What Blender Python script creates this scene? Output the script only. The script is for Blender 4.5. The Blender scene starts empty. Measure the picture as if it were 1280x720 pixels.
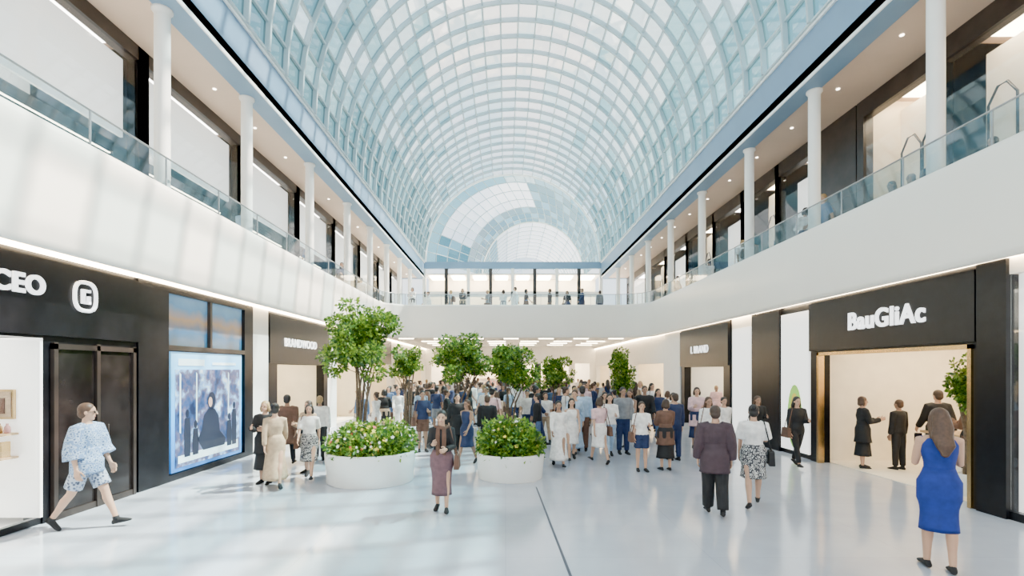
import bpy, math, random
import numpy as np
from mathutils import Vector, Matrix
R = random.Random(11)
SC = bpy.context.scene
COL = SC.collection
pi = math.pi
try:
    SC.view_settings.view_transform = 'AgX'; SC.view_settings.look = 'AgX - Punchy'; SC.view_settings.exposure = 1.15
except Exception as e:
    print('view', e)

# ---------------------------------------------------------------- materials
def nt(name):
    m = bpy.data.materials.new(name); m.use_nodes = True
    t = m.node_tree; t.nodes.clear()
    o = t.nodes.new('ShaderNodeOutputMaterial')
    return m, t, o
def pm(name, col, rough=.5, metal=0., var=.05, scale=3., emit=None, es=0., bump=0., spec=.5):
    m, t, o = nt(name)
    b = t.nodes.new('ShaderNodeBsdfPrincipled')
    t.links.new(b.outputs[0], o.inputs[0])
    tc = t.nodes.new('ShaderNodeTexCoord')
    n = t.nodes.new('ShaderNodeTexNoise'); n.inputs['Scale'].default_value = scale; n.inputs['Detail'].default_value = 3
    t.links.new(tc.outputs['Object'], n.inputs['Vector'])
    r = t.nodes.new('ShaderNodeValToRGB')
    c = Vector(col)
    r.color_ramp.elements[0].position = .3; r.color_ramp.elements[1].position = .7
    r.color_ramp.elements[0].color = (*[max(0, x*(1-var)) for x in c], 1)
    r.color_ramp.elements[1].color = (*[min(1, x*(1+var)) for x in c], 1)
    t.links.new(n.outputs[0], r.inputs[0]); t.links.new(r.outputs[0], b.inputs['Base Color'])
    b.inputs['Roughness'].default_value = rough; b.inputs['Metallic'].default_value = metal
    b.inputs['Specular IOR Level'].default_value = spec
    if emit is not None:
        b.inputs['Emission Color'].default_value = (*emit, 1); b.inputs['Emission Strength'].default_value = es
    if bump:
        bn = t.nodes.new('ShaderNodeBump'); bn.inputs['Strength'].default_value = bump
        t.links.new(n.outputs[0], bn.inputs['Height']); t.links.new(bn.outputs[0], b.inputs['Normal'])
    m.diffuse_color = (*col, 1)
    return m
def glassm(name, tint, gloss=.12, transl=0., tcol=(.8, .9, .95), rough=.03, fk=.4):
    m, t, o = nt(name)
    tr = t.nodes.new('ShaderNodeBsdfTransparent'); tr.inputs[0].default_value = (*tint, 1)
    gl = t.nodes.new('ShaderNodeBsdfGlossy'); gl.inputs['Roughness'].default_value = rough
    lw = t.nodes.new('ShaderNodeLayerWeight'); lw.inputs[0].default_value = .30
    mm = t.nodes.new('ShaderNodeMath'); mm.operation = 'MULTIPLY_ADD'
    mm.inputs[1].default_value = fk; mm.inputs[2].default_value = gloss*.3
    t.links.new(lw.outputs['Fresnel'], mm.inputs[0])
    mx = t.nodes.new('ShaderNodeMixShader')
    t.links.new(mm.outputs[0], mx.inputs[0]); t.links.new(tr.outputs[0], mx.inputs[1]); t.links.new(gl.outputs[0], mx.inputs[2])
    last = mx
    if transl:
        tl = t.nodes.new('ShaderNodeBsdfTranslucent'); tl.inputs[0].default_value = (*tcol, 1)
        m2 = t.nodes.new('ShaderNodeMixShader'); m2.inputs[0].default_value = transl
        t.links.new(mx.outputs[0], m2.inputs[1]); t.links.new(tl.outputs[0], m2.inputs[2]); last = m2
    t.links.new(last.outputs[0], o.inputs[0])
    return m
def patt(name, cols, scale=12., rough=.7, kind='voronoi', es=0.):
    m, t, o = nt(name)
    b = t.nodes.new('ShaderNodeBsdfPrincipled'); t.links.new(b.outputs[0], o.inputs[0])
    tc = t.nodes.new('ShaderNodeTexCoord')
    if kind == 'voronoi':
        n = t.nodes.new('ShaderNodeTexVoronoi'); n.inputs['Scale'].default_value = scale; out = n.outputs['Distance']
    else:
        n = t.nodes.new('ShaderNodeTexNoise'); n.inputs['Scale'].default_value = scale; n.inputs['Detail'].default_value = 5; out = n.outputs[0]
    t.links.new(tc.outputs['Object'], n.inputs['Vector'])
    r = t.nodes.new('ShaderNodeValToRGB'); r.color_ramp.interpolation = 'CONSTANT' if kind == 'voronoi' else 'LINEAR'
    k = len(cols)
    while len(r.color_ramp.elements) < k: r.color_ramp.elements.new(.5)
    for i, c in enumerate(cols):
        r.color_ramp.elements[i].position = (.12+.6*i/k) if kind == 'voronoi' else .3+.4*i/(k-1)
        r.color_ramp.elements[i].color = (*c, 1)
    t.links.new(out, r.inputs[0]); t.links.new(r.outputs[0], b.inputs['Base Color'])
    b.inputs['Roughness'].default_value = rough
    if es:
        t.links.new(r.outputs[0], b.inputs['Emission Color']); b.inputs['Emission Strength'].default_value = es
    return m

M = {}
M['white'] = pm('white_plaster', (.88, .85, .80), .45, var=.02)
M['cream'] = pm('cream_fascia', (.91, .86, .78), .32, var=.02, scale=.6)
M['steel'] = pm('roof_steel', (.44, .54, .58), .4, var=.03)
M['wsteel'] = pm('white_painted_steel', (.85, .88, .88), .4, var=.03)
M['beam'] = pm('blue_grey_beam', (.17, .28, .41), .45, var=.06, scale=.8)
M['soffit'] = pm('taupe_soffit', (.60, .45, .35), .5, var=.05, scale=.8)
M['black'] = pm('black_stone', (.007, .007, .009), .30, var=.3, scale=6, spec=.3)
M['bronze'] = pm('dark_bronze', (.03, .022, .019), .35, var=.3)
M['gold'] = pm('brass_trim', (.60, .42, .20), .25, metal=1.)
M['beige'] = pm('warm_interior', (.92, .82, .65), .6, var=.04)
M['iwhite'] = pm('white_interior', (.88, .86, .82), .6, var=.03)
M['darkin'] = pm('dark_interior', (.016, .013, .013), .12, var=.5)
M['glow_w'] = pm('warm_light_panel', (1, .9, .75), .5, emit=(1, .84, .60), es=16)
M['glow_c'] = pm('cool_light_panel', (1, 1, 1), .5, emit=(1, .95, .88), es=12)
M['cove'] = pm('cove_light', (1, .9, .75), .5, emit=(1, .76, .46), es=24)
M['spot'] = pm('downlight_lens', (1, 1, 1), .5, emit=(1, .9, .75), es=10)
M['sign'] = pm('lit_sign_letters', (.95, .95, .95), .4, emit=(1, 1, 1), es=1.4)
M['lightbox'] = pm('lightbox_white', (.95, .95, .93), .5, emit=(1, .97, .92), es=1.0, var=.03)
M['lightboxw'] = pm('lightbox_warm', (.88, .80, .66), .5, emit=(1, .80, .56), es=.55, var=.08, scale=.8)  # self-glowing wall surface, stands in for warmly lit shop interiors
M['wood'] = pm('oak_wood', (.55, .38, .22), .5, var=.2, scale=9)
M['soil'] = pm('soil', (.06, .045, .03), .9, var=.4, scale=30, bump=.5)
M['bark'] = pm('bark', (.13, .09, .06), .85, var=.35, scale=25, bump=.5)
def leafm(name, c):
    m = pm(name, c, .4, var=.3, scale=3)
    t = m.node_tree; b = [n for n in t.nodes if n.type == 'BSDF_PRINCIPLED'][0]; o = [n for n in t.nodes if n.type == 'OUTPUT_MATERIAL'][0]
    tl = t.nodes.new('ShaderNodeBsdfTranslucent'); tl.inputs[0].default_value = (c[0]*1.5, c[1]*1.4, c[2], 1)
    mx = t.nodes.new('ShaderNodeMixShader'); mx.inputs[0].default_value = .3
    t.links.new(b.outputs[0], mx.inputs[1]); t.links.new(tl.outputs[0], mx.inputs[2]); t.links.new(mx.outputs[0], o.inputs[0])
    return m
M['leaf1'] = leafm('leaf_green', (.085, .19, .025))
M['leaf2'] = leafm('leaf_light_green', (.23, .35, .045))
M['leaf3'] = leafm('leaf_dark_green', (.03, .09, .02))
M['flower_y'] = pm('yellow_petals', (.9, .70, .10), .6)
M['flower_w'] = pm('white_petals', (.9, .88, .82), .6)
M['flower_r'] = pm('red_petals', (.65, .08, .07), .6)
M['tub'] = pm('white_glazed_tub', (.82, .83, .81), .25, var=.02)
M['greenart'] = pm('green_print', (.35, .62, .12), .5, emit=(.4, .75, .15), es=.3)
M['rail'] = pm('brushed_steel', (.42, .44, .46), .3, metal=.8)
M['gl_rail'] = glassm('balustrade_glass', (.66, .77, .81), .15, fk=.14)
M['gl_shop'] = glassm('shop_glass', (.95, .96, .96), .05, fk=.12)
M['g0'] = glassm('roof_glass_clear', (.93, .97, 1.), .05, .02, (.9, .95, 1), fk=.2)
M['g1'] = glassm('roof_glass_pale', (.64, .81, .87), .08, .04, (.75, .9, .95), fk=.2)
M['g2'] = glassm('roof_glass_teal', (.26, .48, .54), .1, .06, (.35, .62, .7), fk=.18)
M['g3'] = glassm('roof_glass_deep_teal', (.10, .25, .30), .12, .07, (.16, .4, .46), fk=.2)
M['frost'] = glassm('frosted_white_panel', (.97, .98, 1.), .05, .15, (1, 1, 1), fk=.05)
M['skin'] = pm('skin', (.52, .31, .21), .5, var=.04)
M['skin2'] = pm('skin_tan', (.33, .19, .125), .5, var=.04)
M['eye'] = pm('eye_dark', (.02, .015, .015), .2)
M['lips'] = pm('lips', (.42, .13, .11), .4)

# floor
m, t, o = nt('polished_floor_tiles')
b = t.nodes.new('ShaderNodeBsdfPrincipled'); t.links.new(b.outputs[0], o.inputs[0])
tc = t.nodes.new('ShaderNodeTexCoord')
br = t.nodes.new('ShaderNodeTexBrick'); br.offset = .0
br.inputs['Scale'].default_value = 1.; br.inputs['Brick Width'].default_value = 2.4; br.inputs['Row Height'].default_value = 1.2
br.inputs['Mortar Size'].default_value = .004; br.inputs['Color1'].default_value = (.45, .485, .56, 1)
br.inputs['Color2'].default_value = (.475, .51, .585, 1); br.inputs['Mortar'].default_value = (.39, .42, .49, 1)
nz = t.nodes.new('ShaderNodeTexNoise'); nz.inputs['Scale'].default_value = 1.5; nz.inputs['Detail'].default_value = 6
mx = t.nodes.new('ShaderNodeMixRGB'); mx.blend_type = 'SOFT_LIGHT'; mx.inputs[0].default_value = .3
t.links.new(tc.outputs['Object'], br.inputs['Vector']); t.links.new(tc.outputs['Object'], nz.inputs['Vector'])
t.links.new(br.outputs[0], mx.inputs[1]); t.links.new(nz.outputs[0], mx.inputs[2]); t.links.new(mx.outputs[0], b.inputs['Base Color'])
b.inputs['Roughness'].default_value = .13; b.inputs['Specular IOR Level'].default_value = .6
M['floor'] = m
M['joint'] = pm('floor_joint', (.07, .08, .11), .6)

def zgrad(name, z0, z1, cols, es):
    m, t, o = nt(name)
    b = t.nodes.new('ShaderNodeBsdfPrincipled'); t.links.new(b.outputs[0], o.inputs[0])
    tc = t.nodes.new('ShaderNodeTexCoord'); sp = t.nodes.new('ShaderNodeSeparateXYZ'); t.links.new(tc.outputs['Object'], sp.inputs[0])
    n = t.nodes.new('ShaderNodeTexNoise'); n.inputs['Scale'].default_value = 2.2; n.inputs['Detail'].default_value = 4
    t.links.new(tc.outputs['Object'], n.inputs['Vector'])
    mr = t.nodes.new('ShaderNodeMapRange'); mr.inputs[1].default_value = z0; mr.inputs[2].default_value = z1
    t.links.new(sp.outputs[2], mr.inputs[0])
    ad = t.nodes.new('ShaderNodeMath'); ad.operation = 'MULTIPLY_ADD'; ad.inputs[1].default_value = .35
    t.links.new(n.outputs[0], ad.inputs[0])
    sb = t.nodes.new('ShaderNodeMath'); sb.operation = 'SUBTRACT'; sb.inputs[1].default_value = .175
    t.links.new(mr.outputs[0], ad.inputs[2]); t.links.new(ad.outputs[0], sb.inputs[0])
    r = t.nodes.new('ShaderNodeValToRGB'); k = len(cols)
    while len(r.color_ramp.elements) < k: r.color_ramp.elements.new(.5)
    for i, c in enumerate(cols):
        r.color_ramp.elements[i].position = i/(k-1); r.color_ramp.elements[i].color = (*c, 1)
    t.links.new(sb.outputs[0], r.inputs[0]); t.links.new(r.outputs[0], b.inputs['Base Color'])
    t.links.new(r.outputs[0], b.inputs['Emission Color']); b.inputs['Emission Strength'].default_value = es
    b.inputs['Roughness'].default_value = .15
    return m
M['skyprint'] = zgrad('sky_print', 2.7, 3.7, [(.02, .07, .12), (.04, .14, .28), (.42, .28, .18), (.10, .25, .45), (.20, .38, .60)], .2)  # sky reflection in the panes, painted as a colour gradient by height
M['screen'] = zgrad('led_screen_blue', .1, 2.6, [(.03, .14, .42), (.05, .30, .78), (.12, .48, .9), (.25, .62, .95)], .65)
M['screenpic'] = patt('led_screen_picture', [(.01, .02, .06), (.02, .06, .17), (.10, .09, .16), (.18, .36, .62), (.65, .78, .88)], 3.4, .3, 'noise', .7)
M['screenfig'] = pm('led_screen_figure', (.012, .018, .035), .3, emit=(.015, .03, .08), es=.4)
M['screenskin'] = pm('led_screen_face', (.5, .32, .26), .3, emit=(.6, .36, .3), es=.3)
M['screenhi'] = pm('led_screen_highlight', (.6, .8, .9), .3, emit=(.6, .85, 1.), es=.6, var=.2)

# ---------------------------------------------------------------- mesh builder
class MB:
    def __init__(s): s.v = []; s.f = []; s.m = []; s.sm = []; s.mats = []
    def mi(s, mat):
        if isinstance(mat, int): return mat
        if isinstance(mat, str): mat = M[mat]
        if mat not in s.mats: s.mats.append(mat)
        return s.mats.index(mat)
    def add(s, vs, fs, mat, smooth=False):
        o = len(s.v); s.v.extend([tuple(p) for p in vs]); k = s.mi(mat)
        for f in fs:
            s.f.append(tuple(i+o for i in f)); s.m.append(k); s.sm.append(smooth)
    def box(s, x0, x1, y0, y1, z0, z1, mat):
        x0, x1 = min(x0, x1), max(x0, x1); y0, y1 = min(y0, y1), max(y0, y1)
        vs = [(x0,y0,z0),(x1,y0,z0),(x1,y1,z0),(x0,y1,z0),(x0,y0,z1),(x1,y0,z1),(x1,y1,z1),(x0,y1,z1)]
        s.add(vs, [(0,3,2,1),(4,5,6,7),(0,1,5,4),(1,2,6,5),(2,3,7,6),(3,0,4,7)], mat)
    def poly(s, pts, mat): s.add(pts, [tuple(range(len(pts)))], mat)
    def loft(s, rings, mat, cap=True, smooth=True, closed=True):
        n = len(rings[0]); vs = [p for r in rings for p in r]; fs = []
        for i in range(len(rings)-1):
            for j in range(n if closed else n-1):
                k = (j+1) % n
                fs.append((i*n+j, i*n+k, (i+1)*n+k, (i+1)*n+j))
        s.add(vs, fs, mat, smooth)
        if cap:
            o = len(s.v)-len(vs)
            s.f.append(tuple(o+j for j in reversed(range(n)))); s.m.append(s.mi(mat)); s.sm.append(False)
            b = o+(len(rings)-1)*n
            s.f.append(tuple(b+j for j in range(n))); s.m.append(s.mi(mat)); s.sm.append(False)
    def tube(s, pts, rads, mat, n=10, dome=True, flat=None, ref=None):
        pts = [Vector(p) for p in pts]
        if not hasattr(rads, '__len__'): rads = [rads]*len(pts)
        rads = list(rads)
        if dome:
            a = (pts[0]-pts[1]).normalized(); c = (pts[-1]-pts[-2]).normalized(); ra, rc = rads[0], rads[-1]
            pts = [pts[0]+a*ra*.97, pts[0]+a*ra*.7] + pts + [pts[-1]+c*rc*.7, pts[-1]+c*rc*.97]
            rads = [ra*.25, ra*.72] + rads + [rc*.72, rc*.25]
        rings = []; k = len(pts)
        for i, p in enumerate(pts):
            tg = (pts[min(i+1, k-1)]-pts[max(i-1, 0)]).normalized()
            rf = Vector(ref) if ref else (Vector((0, 1, 0)) if abs(tg.y) < .85 else Vector((0, 0, 1)))
            u = tg.cross(rf).normalized(); w = u.cross(tg).normalized()
            r = rads[i]; fl = flat if flat else 1.
            rings.append([p+u*math.cos(2*pi*j/n)*r+w*math.sin(2*pi*j/n)*r*fl for j in range(n)])
        s.loft(rings, mat)
    def ell(s, c, r, mat, nu=12, nv=8):
        rings = []
        for i in range(1, nv):
            ph = -pi/2+pi*i/nv
            rings.append([(c[0]+r[0]*math.cos(ph)*math.cos(2*pi*j/nu), c[1]+r[1]*math.cos(ph)*math.sin(2*pi*j/nu), c[2]+r[2]*math.sin(ph)) for j in range(nu)])
        s.loft(rings, mat)
    def lathe(s, c, prof, mat, n=32, cap=False):
        s.loft([[(c[0]+r*math.cos(2*pi*j/n), c[1]+r*math.sin(2*pi*j/n), c[2]+z) for j in range(n)] for r, z in prof], mat, cap=cap)
    def mesh(s, name):
        me = bpy.data.meshes.new(name); me.from_pydata(s.v, [], s.f)
        for mt in s.mats: me.materials.append(mt)
        me.polygons.foreach_set('material_index', s.m); me.polygons.foreach_set('use_smooth', s.sm)
        me.update(); return me
    def obj(s, name, parent=None):
        ob = bpy.data.objects.new(name, s.mesh(name)); COL.objects.link(ob)
        if parent: ob.parent = parent
        return ob
def empty(name, loc=(0, 0, 0)):
    e = bpy.data.objects.new(name, None); e.location = loc; e.empty_display_size = .2; COL.objects.link(e); return e
def text(body, s, X, y, z, size, mat, parent, name='sign_letters', off=.006, sp=1.08):
    cu = bpy.data.curves.new(name, 'FONT'); cu.body = body; cu.size = size; cu.extrude = .015; cu.offset = off; cu.space_character = sp
    cu.align_x = 'CENTER'; cu.align_y = 'CENTER'
    ob = bpy.data.objects.new(name, cu); COL.objects.link(ob); cu.materials.append(M[mat])
    a = Vector((0, 1, 0)) if s < 0 else Vector((0, -1, 0)); u = Vector((0, 0, 1)); n = a.cross(u)
    mt = Matrix((a, u, n)).transposed().to_4x4(); mt.translation = (X, y, z); ob.matrix_world = mt
    if parent: ob.parent = parent
    return ob

# ---------------------------------------------------------------- dimensions
XL, XR = -6.05, 7.1          # fascia faces
WL, WR = 6.6, 7.4            # ground storefront distances
UL, UR = 7.7, 9.0            # upper storefront distances
ZB, ZT, ZG = 3.8, 5.5, 5.1   # fascia bottom, top, gallery floor
ZS, ZE = 9.0, 10.2           # upper soffit, eaves
YB = 26.0                    # bridge face
YE = 38.0                    # vault end
Y0 = -6.0
RH = .52                     # balustrade height above fascia

mb = MB(); mb.box(-12, 12.5, Y0, 46, -.2, 0, 'floor'); mb.obj('floor')
mb = MB()
mb.add([(.56, 9.6, .002), (.585, 9.6, .002), (.735, 4.6, .002), (.70, 4.6, .002)], [(3, 2, 1, 0)], 'joint'); mb.obj('trim_floor_joint')

# slabs
mb = MB()
mb.box(-12, XL-.15, Y0, 46, ZB+.1, ZG, 'white'); mb.box(XR+.15, 12.5, Y0, 46, ZB+.1, ZG, 'white')
mb.box(XL-.15, XR+.15, YB+.15, 30, ZB+.1, ZG, 'white'); mb.box(XL-.15, XR+.15, 30, 46, ZB+.3, ZG, 'white')
mb.obj('ceiling_ground_floor')
mb = MB()
mb.box(-12, XL, Y0, YE, ZS, ZS+.3, 'soffit'); mb.box(XR, 12.5, Y0, YE, ZS, ZS+.3, 'soffit')
mb.obj('ceiling_upper_gallery')
for nm, a, c in (('trim_beam_left', XL-.5, XL), ('trim_beam_right', XR, XR+.5)):
    mb = MB(); mb.box(a, c, Y0, YE, ZS-.02, ZE, 'beam')
    xi = c if a < 0 else a; d = 1 if a < 0 else -1
    mb.box(xi, xi+d*.05, Y0, YE, ZE-.10, ZE, 'wsteel'); mb.box(xi, xi+d*.03, Y0, YE, ZS-.02, ZS+.06, 'wsteel')
    mb.obj(nm)

# fascia sweep
rad = 1.5
path = []
def add_path():
    ys = [Y0+(YB-rad-Y0)*i/18 for i in range(19)]
    for y in ys: path.append((XL, y, 1, 0))
    for i in range(1, 10):
        a = pi-(pi/2)*i/9
        path.append((XL+rad+rad*math.cos(a), YB-rad+rad*math.sin(a), -math.cos(a), -math.sin(a)))
    for i in range(1, 9): path.append((XL+rad+(XR-XL-2*rad)*i/8, YB, 0, -1))
    for i in range(1, 10):
        a = pi/2-(pi/2)*i/9
        path.append((XR-rad+rad*math.cos(a), YB-rad+rad*math.sin(a), -math.cos(a), -math.sin(a)))
    for y in reversed(ys[:-1]): path.append((XR, y, -1, 0))
add_path()
prof = [(-.22, ZB+.04), (-.06, ZB), (-.02, ZB+.03), (.0, ZB+.12), (.0, ZT-.12), (-.015, ZT-.03), (-.05, ZT), (-.15, ZT), (-.17, ZG), (-.22, ZG)]
mb = MB(); mb.loft([[(x+nx*o_, y+ny*o_, z) for o_, z in prof] for x, y, nx, ny in path], 'cream'); mb.obj('balcony_fascia')
mb = MB()
mb.box(-WL+.02, -WL+.10, Y0, 46, ZB+.04, ZB+.09, 'cove'); mb.box(WR-.10, WR-.02, Y0, 46, ZB+.04, ZB+.09, 'cove')
mb.obj('cove_light_strip')
par = empty('glass_balustrade')
mb = MB(); mb.loft([[(x+nx*o_, y+ny*o_, z) for o_, z in ((-.083, ZT+.0), (-.083, ZT+RH))] for x, y, nx, ny in path], 'gl_rail', smooth=False, cap=False, closed=False)
mb.obj('glass_panels', par)
mb = MB(); mb.loft([[(x+nx*(-.082+.016*math.cos(a)), y+ny*(-.082+.016*math.cos(a)), ZT+RH+.01+.016*math.sin(a)) for a in [k*pi/4 for k in range(8)]] for x, y, nx, ny in path], 'rail')
for i, (x, y, nx, ny) in enumerate(path):
    px, py = x-nx*.082, y-ny*.082
    mb.box(px-.011, px+.011, py-.011, py+.011, ZT, ZT+RH, 'rail')
mb.obj('handrail_and_posts', par)

def column(x, y):
    mb = MB()
    mb.lathe((x, y, ZG), [(.17, 0), (.17, .08), (.145, .11), (.135, .14), (.135, ZS-ZG-.14), (.145, ZS-ZG-.1), (.18, ZS-ZG-.06), (.18, ZS-ZG)], 'white', 20, cap=True)
    mb.obj('round_column')
for y in (5.9, 9.65, 12.8, 16.9, 20.9, 24.4, 27.8, 31.2, 34.6): column(XL-.42, y)
for y in (8.95, 12.47, 15.8, 19.6, 23.3, 27.0, 30.5, 34.2): column(XR+.42, y)

# vault
cx = (XL+XR)/2; RV = (XR-XL)/2
NL = 28; NR = 42
def vpt(a, y, r=RV, c=cx, zs=ZE): return (c-r*math.cos(a), y, zs+r*math.sin(a))
mb = MB()
ribs = [Y0+(YE-Y0)*i/NR for i in range(NR+1)]
for y in ribs:
    mb.loft([[vpt(pi*i/30, y-.04, RV-.14), vpt(pi*i/30, y+.04, RV-.14), vpt(pi*i/30, y+.04, RV+.04), vpt(pi*i/30, y-.04, RV+.04)] for i in range(31)], 'steel', smooth=False)
for k in range(NL+1):
    a = pi*k/NL; da = .03/RV
    mb.loft([[vpt(a-da, y, RV-.09), vpt(a+da, y, RV-.09), vpt(a+da, y, RV+.03), vpt(a-da, y, RV+.03)] for y in (Y0, YE)], 'steel', smooth=False)
par = empty('vaulted_glass_roof'); mb.obj('steel_lattice', par)
mb = MB()
for i in range(NR):
    for k in range(NL):
        a0, a1 = pi*k/NL, pi*(k+1)/NL
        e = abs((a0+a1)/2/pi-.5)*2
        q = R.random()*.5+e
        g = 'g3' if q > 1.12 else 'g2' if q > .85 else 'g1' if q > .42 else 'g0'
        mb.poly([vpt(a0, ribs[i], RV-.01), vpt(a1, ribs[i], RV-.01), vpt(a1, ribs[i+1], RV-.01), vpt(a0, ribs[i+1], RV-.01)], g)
mb.obj('glass_panels', par)
# curved apse: glass surface funnels from the big arch back to a smaller glowing arch and tunnel
YD = 6.0
gx, grx, grz = 2.35, 4.4, 4.7
def gp(a, f):
    o_ = Vector(vpt(a, YE, RV-.08)); i_ = Vector((gx-grx*math.cos(a), YE, ZE+grz*math.sin(a)))
    p = o_.lerp(i_, 1-(1-f)**1.5 if f < 1 else 1); p.y = YE+YD*f; return p
NG = 26
fr = [0, .12, .26, .42, .58, .72, .86, 1.]
mb = MB()
for k in range(NG):
    for j in range(7):
        a0, a1 = pi*k/NG, pi*(k+1)/NG
        g = 'frost' if (j in (1, 2, 3) and 2 < k < 14) else ('g3' if (k*3+j) % 4 else 'g2')
        if j == 0: g = 'g2'
        mb.poly([gp(a0, fr[j]), gp(a1, fr[j]), gp(a1, fr[j+1]), gp(a0, fr[j+1])], g)
mb.obj('apse_glass', par)
mb = MB()
for f in fr: mb.tube([gp(pi*k/NG, f) for k in range(NG+1)], .10 if f in (0, 1.) else .035, 'wsteel' if f in (0, 1.) else 'steel', 6, dome=False)
for k in range(NG+1): mb.tube([gp(pi*k/NG, f) for f in fr], .03, 'steel', 6, dome=False)
YN = YE+YD
YI = YN+14
def ip(a, y, f=1.): return Vector((gx-grx*f*math.cos(a), y, ZE+grz*f*math.sin(a)))
for y in [YN+1.4*i for i in range(11)]: mb.tube([ip(pi*k/18, y) for k in range(19)], .05, 'steel', 6, dome=False)
for k in range(13): mb.tube([ip(pi*k/12, YN), ip(pi*k/12, YI)], .035, 'steel', 6, dome=False)
for f in (.35, .7): mb.tube([ip(pi*k/18, YI, f) for k in range(19)], .04, 'steel', 6, dome=False)
for k in range(1, 9): mb.tube([ip(pi*k/9, YI, .02), ip(pi*k/9, YI, 1)], .035, 'steel', 6, dome=False)
mb.obj('apse_mullions', par)
mb = MB()
for i in range(10):
    for k in range(12):
        mb.poly([ip(pi*k/12, YN+1.4*i), ip(pi*(k+1)/12, YN+1.4*i), ip(pi*(k+1)/12, YN+1.4*i+1.4), ip(pi*k/12, YN+1.4*i+1.4)], 'g2' if k < 3 and i < 6 else 'frost')
mb.obj('end_vault_glass', par)

# ---------------------------------------------------------------- storefronts
def rack(mb, x0, x1, y0, y1, z=1.5, base=.0, dark=True):
    n = int(max(abs(x1-x0), abs(y1-y0))/.09)
    mb.tube([(x0, y0, z), (x1, y1, z)], .012, 'rail', 6)
    for e in ((x0, y0), (x1, y1)): mb.tube([(e[0], e[1], base), (e[0], e[1], z)], .012, 'rail', 6)
    cols = ['cl_navy', 'cl_black', 'cl_grey', 'cl_white', 'cl_tan'] if dark else ['cl_white', 'cl_tan', 'cl_grey', 'cl_rose']
    along_y = abs(y1-y0) > abs(x1-x0)
    for i in range(1, n):
        f = i/n; x = x0+(x1-x0)*f; y = y0+(y1-y0)*f; h = R.uniform(.6, 1.0)
        rings = []
        for zz, w in ((z-.03, .03), (z-.08, .17), (z-.4, .19), (z-h, .22)):
            t_ = .025
            rings.append([(x-w, y-t_, zz), (x+w, y-t_, zz), (x+w, y+t_, zz), (x-w, y+t_, zz)] if along_y else [(x-t_, y-w, zz), (x+t_, y-w, zz), (x+t_, y+w, zz), (x-t_, y+w, zz)])
        mb.loft(rings, R.choice(cols), smooth=False)
for nme, c in (('navy', (.016, .028, .085)), ('black', (.012, .012, .014)), ('grey', (.20, .21, .23)), ('white', (.78, .76, .74)), ('tan', (.44, .32, .21)),
               ('rose', (.48, .24, .24)), ('plum', (.05, .03, .04)), ('brown', (.12, .06, .04)), ('blue', (.006, .026, .21)), ('denim', (.08, .14, .26)),
               ('teal', (.05, .17, .19)), ('pink', (.66, .44, .46)), ('mauve', (.14, .075, .09)), ('sky', (.35, .48, .64)), ('red', (.40, .04, .04)), ('olive', (.14, .14, .07))):
    M['cl_'+nme] = pm('fabric_'+nme, c, .8, var=.15, scale=14, bump=.12)

def gshop(name, s, y0, y1, oy0, oy1, zt=2.6, frame='black', inner='beige', header='black', glow='glow_w', trim=None, depth=3.6, sign=None, sz=3.2, sy=None, ssize=.3, items=True, dark=True, off=.006):
    W = WL if s < 0 else WR
    X = lambda a: s*(W+a)
    par = empty(name)
    mb = MB()
    if oy0 > y0: mb.box(X(0), X(.28), y0, oy0, 0, ZB+.1, frame)
    if y1 > oy1: mb.box(X(0), X(.28), oy1, y1, 0, ZB+.1, frame)
    mb.box(X(.0), X(.28), oy0, oy1, zt, ZB+.1, header)
    if sign: mb.box(X(-.06), X(0), y0+.02, y1-.02, zt+.04, ZB-.03, header)
    if trim:
        mb.box(X(-.04), X(.1), oy0, oy0+.07, 0, zt, trim); mb.box(X(-.04), X(.1), oy1-.07, oy1, 0, zt, trim); mb.box(X(-.04), X(.1), oy0, oy1, zt-.07, zt, trim)
    mb.obj('shopfront', par)
    mb = MB()
    mb.box(X(depth), X(depth+.1), y0+.02, y1-.02, .01, zt+.4, inner)
    mb.box(X(.29), X(depth), y0+.02, y0+.08, .01, zt+.4, inner); mb.box(X(.29), X(depth), y1-.08, y1-.02, .01, zt+.4, inner)
    mb.box(X(.29), X(depth), y0+.08, y1-.08, zt+.3, zt+.4, inner)
    mb.box(X(.29), X(depth), y0+.08, y1-.08, .0, .012, inner)
    n = max(1, int((oy1-oy0)/1.1))
    for i in range(n):
        y = oy0+(oy1-oy0)*(i+.5)/n
        mb.box(X(.7), X(depth-.5), y-.12, y+.12, zt+.27, zt+.3, glow)
    mb.obj('interior', par)
    if items:
        mb = MB()
        for z in (.6, 1.1, 1.6, 2.1):
            mb.box(X(depth-.35), X(depth), y0+.4, y0+.4+(y1-y0)*.35, z, z+.03, 'wood')
            for q in range(5):
                yy = y0+.5+(y1-y0)*.33*q/5; mb.box(X(depth-.28), X(depth-.1), yy, yy+.16, z+.03, z+.03+R.uniform(.1, .28), R.choice(['cl_tan', 'cl_black', 'cl_white', 'cl_rose', 'cl_navy']))
        rack(mb, X(depth-.4), X(depth-.4), y1-.4-(y1-y0)*.35, y1-.4, 1.6, .01, dark)
        rack(mb, X(1.0), X(1.9), oy0+.5, oy0+.5, 1.35, .01, dark)
        mb.box(X(1.6), X(2.2), (oy0+oy1)/2, (oy0+oy1)/2+.9, .012, .85, 'iwhite'); mb.box(X(1.55), X(2.25), (oy0+oy1)/2-.05, (oy0+oy1)/2+.95, .85, .9, 'wood')
        mb.obj('display_fixtures', par)
    if sign: text(sign, s, X(-.075), sy if sy else (y0+y1)/2, sz, ssize, 'sign', par, off=off)
    return par, X

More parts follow.
